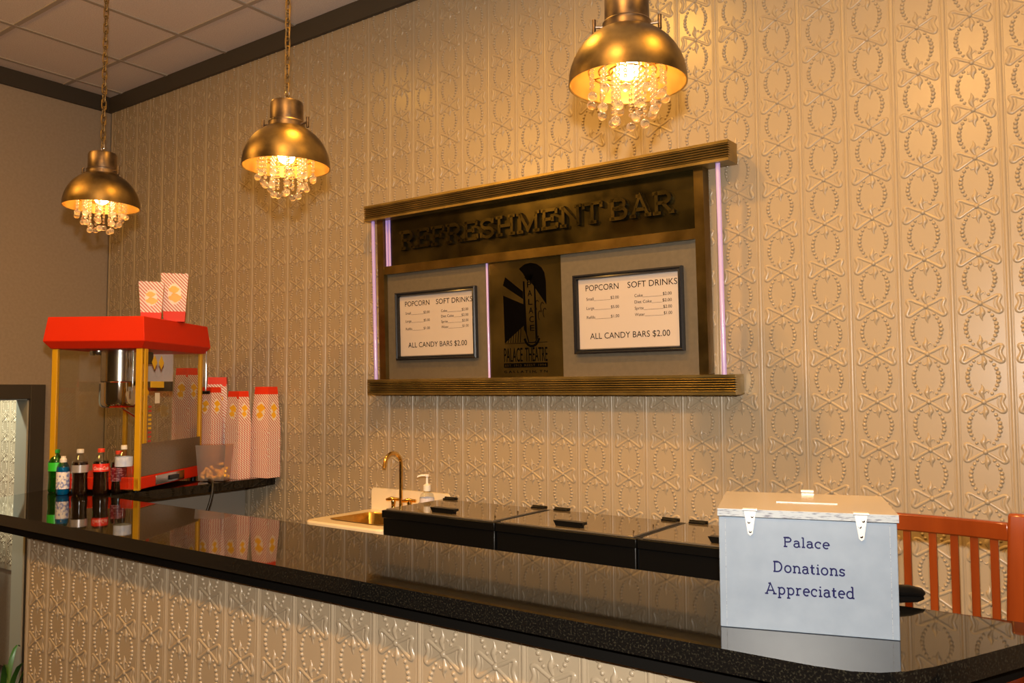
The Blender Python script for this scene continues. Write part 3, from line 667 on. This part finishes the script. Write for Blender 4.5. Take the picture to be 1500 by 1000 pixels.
for s in (-1, 1):
    mb = MB(); pts = [(s*.225, .035, 0), (s*.225, .02, .40), (s*.225, .0, .75), (s*.234, .0, 1.0), (s*.241, .0, 1.17), (s*.243, .0, 1.224)]
    vs = []; 
    for i, (x, y, z) in enumerate(pts):
        hw, hd = .021, (.022 if i < 5 else .016); vs += [(x-hw, y-hd, z), (x+hw, y-hd, z), (x+hw, y+hd, z), (x-hw, y+hd, z)]
    fs = [(i*4+k, i*4+(k+1) % 4, i*4+4+(k+1) % 4, i*4+4+k) for i in range(len(pts)-1) for k in range(4)]+[(3, 2, 1, 0), tuple(len(vs)-4+k for k in range(4))]
    mb.add(vs, fs); mb.build('back_post', m_wood, chr_, bevel=.007, seg=3)
    B((s*.21-.018, -.40, 0), (s*.21+.018, -.364, .72)).build('leg', m_wood, chr_, bevel=.004)
    B((s*.215-.010, -.37, .25), (s*.215+.010, .01, .28)).build('stretcher', m_wood, chr_, bevel=.003)
B((-.2, -.392, .30), (.2, -.372, .34)).build('foot_rail', m_wood, chr_, bevel=.003)
B((-.225, -.41, .69), (.225, -.012, .735)).build('seat_frame', m_wood, chr_, bevel=.004)
B((-.22, -.415, .735), (.22, -.02, .78)).build('seat', m_seat, chr_, bevel=.015, seg=3)

# ---------------------------------------------------------------- popcorn machine
PA = math.radians(31.6)
pm = thing('popcorn_machine', 'red and yellow glass popcorn machine at the end of the bar', 'popcorn machine', (1.90, -0.847, CT), PA)
w, d = .43, .639; zb, z1, z2 = .660, .808, .694
for x, y in ((-w+.03, .03), (-.03, .03), (-w+.03, d-.03), (-.03, d-.03)): MB().lathe([(0, 0), (.014, 0), (.014, .016), (0, .016)], 14, (x, y, 0)).build('foot', m_black, pm)
B((-w, 0, .014), (0, d, .07)).build('base', m_red, pm, bevel=.004)
mb = B((-.0, .15, .02), (.004, .44, .064)); pl = mb.build('switch_plate', m_steel, pm, bevel=.001)
B((.004, .28, .030), (.012, .37, .052)).build('switch', m_black, pl, bevel=.002)
B((-.006, .018, .072), (0, d-.02, .222)).build('side_panel', noisy(P('brushed_panel', (.22, .18, .13), .4, .6), (.20, .165, .12), (.26, .21, .15), 60, stretch=(1, 1, 6)), pm, bevel=.001)
for (x0, y0, x1, y1, z) in ((-w, 0, -w+.026, .02, .014), (-.026, 0, 0.002, .016, .010), (-w, d-.02, -w+.02, d, .07), (-.018, d-.022, 0, d, .07)):
    B((x0, y0, z), (x1, y1, zb)).build('corner_post', m_yellow, pm, bevel=.002)
B((-.004, .028, .222), (.004, .056, zb)).build('door_stile', m_yellow, pm, bevel=.002)
B((-w+.026, .006, .07), (-.026, .009, zb)).build('front_glass', m_pane, pm)
B((-.010, .022, .222), (-.007, d-.022, zb)).build('side_glass', m_pane, pm)
B((-w+.006, .02, .07), (-w+.009, d-.02, zb)).build('side_glass', m_pane, pm)
B((-w+.02, d-.008, .07), (-.018, d-.005, zb)).build('back_glass', m_pane, pm)
B((-w+.02, d-.014, .515), (-.16, d-.009, zb)).build('back_panel', P('white_inner_panel', (.95, .84, .74), .4), pm)
B((-w+.02, d-.014, .462), (-.16, d-.009, .512)).build('back_band', P('brown_band', (.06, .045, .02), .5), pm)
# canopy
lv = [(.004, zb), (.029, z2), (.015, z1)]
vs = []
for e, z in lv: vs += [(-w-e, -e, z), (e, -e, z), (e, d+e, z), (-w-e, d+e, z)]
mb = MB(); mb.add(vs, [(i*4+k, i*4+(k+1) % 4, i*4+4+(k+1) % 4, i*4+4+k) for i in range(2) for k in range(4)]+[(3, 2, 1, 0), (8, 9, 10, 11)])
mb.build('canopy', m_red, pm, bevel=.003)
kt = MB().lathe([(0, .385), (.075, .386), (.086, .396), (.089, .41), (.089, .505), (.092, .508)], 40, (-.215, .20, 0)).build('kettle', m_chrome, pm)
MB().lathe([(.092, .508), (.080, .512), (.03, .52), (0, .52)], 36, (-.215, .20, 0)).build('kettle_lid', m_steel, kt)
B((-.125, .17, .49), (-.095, .21, .51)).build('kettle_lug', m_black, kt)
mb = MB(); n = 72
mb.v = []; vs = []
for z in (.512, zb): vs += [(-.215+(.082+.0015*(k % 2))*math.cos(2*PI*k/n), .20+(.082+.0015*(k % 2))*math.sin(2*PI*k/n), z) for k in range(n)]
mb.add(vs, [(k, (k+1) % n, n+(k+1) % n, n+k) for k in range(n)]); mb.build('heating_drum', m_steel, pm)
mb = MB().tube([(-.115, .14, .46), (-.115, .14, zb)], .004, 10); mb.build('hanger_rod', m_chrome, pm)
MB().lathe([(0, .636), (.035, .638), (.04, .645), (.04, zb), (0, zb)], 24, (-.335, .22, 0)).build('dome_light', m_steel, pm)
B((-.20, .32, .60), (-.15, .40, zb)).build('cable_box', m_black, pm, bevel=.003)
cb = [(-.175, .36, .62)]
for i in range(1, 22):
    a = i/21; cb.append((-.175+.02*math.sin(a*PI)-.05*a, .36+.035*math.sin(a*PI*.9)-.12*max(0, a-.5)*2, .60-.265*math.sin(min(a, .75)/.75*PI/2)+(.045*(a-.75)/.25 if a > .75 else 0)))
MB().tube(cb, .0065, 10).build('armoured_cable', m_steel, pm)
MB().ball((-.02, .072, .455), .020, 16, 12).build('crank_knob', m_yellow, pm)
# stickers on the side glass (facing +x)
def sticker(name, y0, y1, z0, z1, mat): B((-.0068, y0, z0), (-.0062, y1, z1)).build(name, mat, pm)
m_stw = P('sticker_white', (.7, .68, .62), .5); m_sty = P('sticker_yellow', (.65, .42, .02), .5)
sticker('warning_band', .10, .23, .480, .510, m_sty); sticker('warning_label', .145, .19, .405, .455, m_stw)
for yc in (.135, .20):
    mb = MB().prism([(yc-.026, .60), (yc, .565), (yc+.026, .60), (yc, .635)], -.0068, -.0062, lambda u, v, w_: (w_, u, v)); mb.build('warning_diamond', m_sty, pm)
mb = MB()
for i in range(9): mb.box((-.0068, .085, .205+.02*i+.02), (-.0062, .115, .215+.02*i+.02), 0 if 2 < i < 7 else 1)
mb.build('level_scale', [m_sty, P('sticker_red', (.4, .03, .02), .5)], pm)
mb = MB().tube([(.012, d+.012, .45), (.012, d+.012, z2-.002)], .0045, 10); mb.tube([(.012, d+.012, z2-.002), (.0, d-.0, z2+.01)], .004, 8); rod = mb.build('pull_rod', m_chrome, pm)
MB().tube([(-.02, d+.012, .455), (.034, d+.012, .455)], .009, 12).build('rod_knob', m_black, rod)
# power cable over the shelf edge
cp = [(1.62, -.32, CT+.012), (1.70, -.36, CT+.008), (1.80, -.40, CT+.010), (1.842, -.42, CT+.002), (1.852, -.43, CT-.05), (1.85, -.45, CT-.12), (1.83, -.50, CT-.25), (1.80, -.56, CT-.42)]
q = smooth_path(cp, 2); tag(MB().tube([tuple(p) for p in q], .007, 10).build('power_cable', m_cable), 'black power cable hanging over the edge of the side shelf', 'cable')

# ---------------------------------------------------------------- popcorn cartons
def carton_mat():
    m = P('striped_card', (.8, .7, .62), .45); n, l, b = nodes(m)
    t = n.new('ShaderNodeTexCoord'); sp_ = n.new('ShaderNodeSeparateXYZ'); l.new(t.outputs['Object'], sp_.inputs[0])
    a = n.new('ShaderNodeMath'); a.operation = 'ADD'; l.new(sp_.outputs[0], a.inputs[0]); l.new(sp_.outputs[1], a.inputs[1])
    c = n.new('ShaderNodeMath'); c.operation = 'ADD'; l.new(a.outputs[0], c.inputs[0]); l.new(sp_.outputs[2], c.inputs[1])
    s = n.new('ShaderNodeMath'); s.operation = 'MULTIPLY'; s.inputs[1].default_value = 62; l.new(c.outputs[0], s.inputs[0])
    f = n.new('ShaderNodeMath'); f.operation = 'FRACT'; l.new(s.outputs[0], f.inputs[0])
    g_ = n.new('ShaderNodeMath'); g_.operation = 'GREATER_THAN'; g_.inputs[1].default_value = .62; l.new(f.outputs[0], g_.inputs[0])
    mx = n.new('ShaderNodeMix'); mx.data_type = 'RGBA'; l.new(g_.outputs[0], mx.inputs[0]); mx.inputs[6].default_value = (.84, .74, .66, 1); mx.inputs[7].default_value = (.50, .055, .035, 1)
    l.new(mx.outputs[2], b.inputs['Base Color']); return m
m_card = carton_mat(); m_cardred = P('carton_red', (.75, .04, .01), .5, 0, .3); m_cream = P('carton_cream', (.86, .76, .66), .4); m_gold = P('carton_yellow', (.88, .48, .02), .4)
def carton_mesh(bw, bd, tw, td, h, band, up=True):
    """carton with base at z=0 (up) or mouth at z=0 (inverted)"""
    mb = MB()
    def ring(t, o=0): k = (bw+(tw-bw)*t)/2+o, (bd+(td-bd)*t)/2+o; return k
    def Z(t): return h*t if up else h*(1-t)
    def wallp(t0, t1, mat):
        a0, b0 = ring(t0); a1, b1 = ring(t1)
        vs = [(-a0, -b0, Z(t0)), (a0, -b0, Z(t0)), (a0, b0, Z(t0)), (-a0, b0, Z(t0)), (-a1, -b1, Z(t1)), (a1, -b1, Z(t1)), (a1, b1, Z(t1)), (-a1, b1, Z(t1))]
        fs = [(k, (k+1) % 4, 4+(k+1) % 4, 4+k) for k in range(4)]
        mb.add(vs, fs if up else [f[::-1] for f in fs], mat)
    wallp(0, band/h, 1); wallp(band/h, 1, 0)
    a, b = ring(0); mb.add([(-a, -b, Z(0)), (a, -b, Z(0)), (a, b, Z(0)), (-a, b, Z(0))], [(3, 2, 1, 0) if up else (0, 1, 2, 3)], 1)
    if up:                                       # scalloped mouth
        a, b = ring(1); n = 5
        for (p, q) in (((-a, -b), (a, -b)), ((a, -b), (a, b)), ((a, b), (-a, b)), ((-a, b), (-a, -b))):
            for i in range(n):
                pts = []
                for k in range(7):
                    t = (i+k/6)/n; pts.append((p[0]+(q[0]-p[0])*t, p[1]+(q[1]-p[1])*t, h+.005*math.sin(PI*k/6)))
                mb.add(pts, [tuple(reversed(range(7)))], 0)
    # printed emblem on each side
    for side in range(4):
        def F(u, t, o):
            a, b = ring(t, o); y = -b if side % 2 == 0 else -a
            p = (u, y); ang = side*PI/2
            return (p[0]*math.cos(ang)-p[1]*math.sin(ang), p[0]*math.sin(ang)+p[1]*math.cos(ang), Z(t))
        def blob(cu, ct, ru, rt, mat, o, wob=0, n=20):
            pts = []
            for k in range(n):
                a_ = 2*PI*k/n; r = 1+wob*math.sin(4*a_+1)+wob*.7*math.sin(7*a_)
                pts.append(F(cu+ru*r*math.cos(a_), ct+rt*r*math.sin(a_), o))
            mb.add(pts, [tuple(range(n)) if up else tuple(reversed(range(n)))], mat)
        k = .72 if side % 2 == 0 else .72*bd/bw; s_ = 1 if up else -1
        blob(0, .58, tw*.34*k, .225, 2, .0004)
        blob(-.004*k, .67, tw*.25*k, .075, 3, .0008, .10); blob(.004*k, .50, tw*.31*k, .088, 3, .0008, .12)
    me_ = mb; return me_
CM = [m_card, m_cardred, m_cream, m_gold]
def pmw(x, y, z): c, s = math.cos(PA), math.sin(PA); return (1.90+x*c-y*s, -.847+x*s+y*c, CT+z)
tag(carton_mesh(.087, .060, .113, .08, .178, .033).build('popcorn_carton', CM, smooth=False), 'smaller upright striped popcorn carton on top of the popcorn machine', 'carton', 'display cartons on the machine')
o = bpy.data.objects['popcorn_carton']; o.location = pmw(-.060, .195, .8085); o.rotation_euler = (0, 0, .98)
o = tag(carton_mesh(.097, .068, .128, .09, .236, .050).build('popcorn_carton', CM, smooth=False), 'taller upright striped popcorn carton on top of the popcorn machine', 'carton', 'display cartons on the machine')
o.location = pmw(-.012, .335, .8085); o.rotation_euler = (0, 0, .95)
big = carton_mesh(.097, .066, .128, .09, .225, .040, False).build('popcorn_carton', CM, smooth=False)
sml = carton_mesh(.087, .060, .113, .08, .180, .030, False).build('popcorn_carton', CM, smooth=False)
used = {}
def stack(x, y, ztop, src, hh, rz, where, dz=.0112):
    n = int(round((ztop-CT-hh)/dz))
    for i in range(n+1):
        if src.name not in used: used[src.name] = 1; o = src
        else: o = src.copy(); COL.objects.link(o)
        o.location = (x, y, CT+.001+i*dz); o.rotation_euler = (0, 0, rz+.012*math.sin(i*2.3))
        if i == n: tag(o, 'top upside-down carton of the '+where, 'carton', 'nested popcorn cartons in the '+where)
        else: tag(o, 'nested striped carton in the '+where, 'carton', 'nested popcorn cartons in the '+where)
stack(1.812, -.080, 1.555, big, .225, .10, 'rightmost stack beside the wall')
stack(1.735, -.200, 1.530, sml, .180, .02, 'stack standing before the rightmost stack')
stack(1.385, -.085, 1.610, big, .225, .85, 'tall stack left of the clear tub')
stack(1.500, -.205, 1.560, sml, .180, .05, 'stack close behind the machine corner')
stack(1.135, -.120, 1.665, big, .225, .15, 'tallest stack seen through the machine glass')
# clear tub of popcorn
tb = thing('plastic_tub', 'cloudy clear plastic tub with yellow popcorn beside the machine', 'tub', (1.735, -.340, CT+.001), .60)
mb = MB(); 
def frus(mb, a0, b0, a1, b1, z0, z1, inv=False):
    vs = [(-a0, -b0, z0), (a0, -b0, z0), (a0, b0, z0), (-a0, b0, z0), (-a1, -b1, z1), (a1, -b1, z1), (a1, b1, z1), (-a1, b1, z1)]
    fs = [(k, (k+1) % 4, 4+(k+1) % 4, 4+k) for k in range(4)]; mb.add(vs, fs); return mb
frus(mb, .065, .045, .078, .055, .003, .185); mb.add([(-.065, -.045, .003), (.065, -.045, .003), (.065, .045, .003), (-.065, .045, .003)], [(3, 2, 1, 0)]); mb.build('tub_wall', m_tub, tb)
pc = MB(); rr = random.Random(3)
for i in range(90):
    cx = rr.choice((-.04, .035)); pc.ball((cx+rr.gauss(0, .016), rr.uniform(-.036, .036), .012+abs(rr.gauss(.02, .02))), rr.uniform(.006, .010), 7, 5)
o = pc.build('popcorn', m_corn, None); o.parent = None; o.matrix_world = Matrix.Translation((1.735, -.340, CT+.004)) @ Matrix.Rotation(.60, 4, 'Z'); o['kind'] = 'stuff'; tag(o, 'yellow popcorn lying in the cloudy plastic tub', 'popcorn')

# ---------------------------------------------------------------- drink bottles
def bottle(name, label, x, y, h, r, body, cap, liquid=None, lab=None, level=.8, ribs=False, sport=False, capr=.0145):
    t = thing(name, label, 'bottle', (x, y, CT+.0005), 0, 'drink bottles lined up on the bar')
    z = lambda k: h*k
    pr = [(0, .004), (r*.55, .002), (r*.85, .0), (r*.97, z(.04)), (r, z(.10))]
    if ribs:
        for i in range(12): pr.append((r*(1-.045*(i % 2)), z(.12+.045*i)))
    else: pr += [(r*.96, z(.22)), (r*.93, z(.36)), (r*.97, z(.46)), (r, z(.52)), (r, z(.62))]
    pr += [(r, z(.66)), (r*.93, z(.72)), (r*.70, z(.80)), (r*.46, z(.86)), (r*.36, z(.89)), (r*.36, z(.94)), (0, z(.94))]
    MB().lathe(pr, 28).build('body', body, t)
    if liquid:
        lq = [(max(a-.002, 0), b+.001) for a, b in pr if b < z(level)]; a_, b_ = lq[-1]; lq += [(0, b_)]
        MB().lathe(lq, 28).build('drink', liquid, t)
    if sport: MB().lathe([(r*.52, z(.84)), (r*.55, z(.86)), (r*.52, z(.93)), (r*.38, z(.95)), (r*.36, z(1.0)), (0, z(1.0))], 20).build('cap', cap, t)
    else: MB().lathe([(capr, z(.915)), (capr*1.03, z(.92)), (capr, z(.995)), (capr*.8, z(1.0)), (0, z(1.0))], 22).build('cap', cap, t)
    if lab:
        z0, z1, mats, text = lab
        l = MB().lathe([(r*1.015, z(z0)), (r*1.015, z(z1))], 32).build('label', mats, t)
        if text:
            s_, hgt, colr, sh = text; mb = MB(); a0 = math.atan2(CAM.y-y, CAM.x-x)
            FN = lambda u, v, w_: ((r*1.02+w_)*math.cos(a0+u/r), (r*1.02+w_)*math.sin(a0+u/r), v)
            plain_text(mb, s_, -r*.95, z(z0)+(z(z1)-z(z0)-hgt)*.62, hgt, FN, x1=r*1.0, shear=sh)
            mb.build('label_lettering', colr, l, smooth=False)
    return t
m_wht = P('label_white', (.85, .82, .8), .4)
m_cola = P('cola', (.012, .004, .002), .1); m_capred = P('cap_red', (.75, .06, .02), .35)
m_gr = glassy('green_plastic', (.12, .62, .08), .06, .03); m_bl = glassy('blue_plastic', (.1, .55, .75), .06, .03)
bottle('soda_bottle', 'green lemon lime soda bottle at the left end of the bottle row', 1.545, -1.045, .196, .0335, m_gr, P('cap_green', (.02, .30, .04), .35), P('lime_drink', (.42, .40, .02), .1, 0, .5, Transmission_Weight=.7), (.50, .70, P('label_green', (.04, .62, .04), .35), None), .88)
bottle('sports_drink_bottle', 'short bright blue drink bottle with white sports cap', 1.672, -1.075, .172, .0275, m_bl, m_white, P('blue_drink', (.01, .30, .48), .15), (.16, .60, noisy(P('label_print', (.6, .65, .8), .5), (.25, .3, .6), (.85, .83, .85), 70, 2, .4, .52), None), .80, sport=True)
bottle('soda_bottle', 'dark soda bottle with silver label and white cap', 1.752, -1.040, .205, .0345, m_clear, m_white, m_cola, (.50, .66, P('label_silver', (.45, .43, .45), .3, .4), None), .80)
bottle('soda_bottle', 'dark soda bottle with bright red label and white script', 1.790, -.965, .205, .0345, m_clear, m_capred, m_cola, (.50, .67, P('label_red', (.72, .03, .015), .35), ('Coca-Cola', .022, m_wht, .35)), .80)
bottle('soda_bottle', 'dark soda bottle with dark cherry label and red cap, beside the water', 1.795, -.885, .190, .0335, m_clear, m_capred, m_cola, (.28, .60, noisy(P('label_cherry', (.3, .02, .03), .4), (.22, .01, .02), (.55, .25, .25), 60, 2, .5, .62, stretch=(1, 1, 3)), None), .78)
bottle('water_bottle', 'clear ribbed water bottle with pale blue label', 1.918, -.930, .222, .0365, m_clear, m_white, None, (.58, .77, noisy(P('label_blue', (.5, .6, .8), .4), (.40, .50, .78), (.66, .72, .86), 30, 2), None), .8, ribs=True, capr=.013)

# ---------------------------------------------------------------- things by the left opening
pk = MB(); n = 14
vs = [(-1.55+.36*i/n, -.25+.03*math.sin(i*1.7), z) for z in (-.2, .93) for i in range(n+1)]
pk.add(vs, [(i, i+1, n+2+i, n+1+i) for i in range(n)]); o = pk.build('hanging_cloth', m_pink); sd = o.modifiers.new('thickness', 'SOLIDIFY'); sd.thickness = .012
tag(o, 'pink cloth hanging low in the room behind the left doorway', 'cloth')
pt = thing('potted_plant', 'green strap leaved potted plant below the left end of the bar', 'plant', (1.02, -1.03, -.54))
MB().lathe([(0, 0), (.10, 0), (.13, .30), (.14, .31), (.12, .31), (.11, .27), (0, .27)], 24).build('pot', m_pot, pt)
rr = random.Random(8)
for k in range(16):
    a = rr.uniform(0, 2*PI); L = rr.uniform(.30, .5); hh = rr.uniform(.35, .62); mb = MB(); vs = []
    for i in range(9):
        s_ = i/8; rad = L*s_**1.3; z = .27+hh*math.sin(s_*PI*.62); w_ = .012*math.sin(PI*min(1, s_*.93+.07))+.001
        cx, cy = rad*math.cos(a), rad*math.sin(a); vs += [(cx-w_*math.sin(a), cy+w_*math.cos(a), z), (cx, cy, z-.004), (cx+w_*math.sin(a), cy-w_*math.cos(a), z)]
    mb.add(vs, [(i*3+k_, i*3+k_+1, i*3+k_+4, i*3+k_+3) for i in range(8) for k_ in range(2)]); mb.build('leaf', m_green, pt)
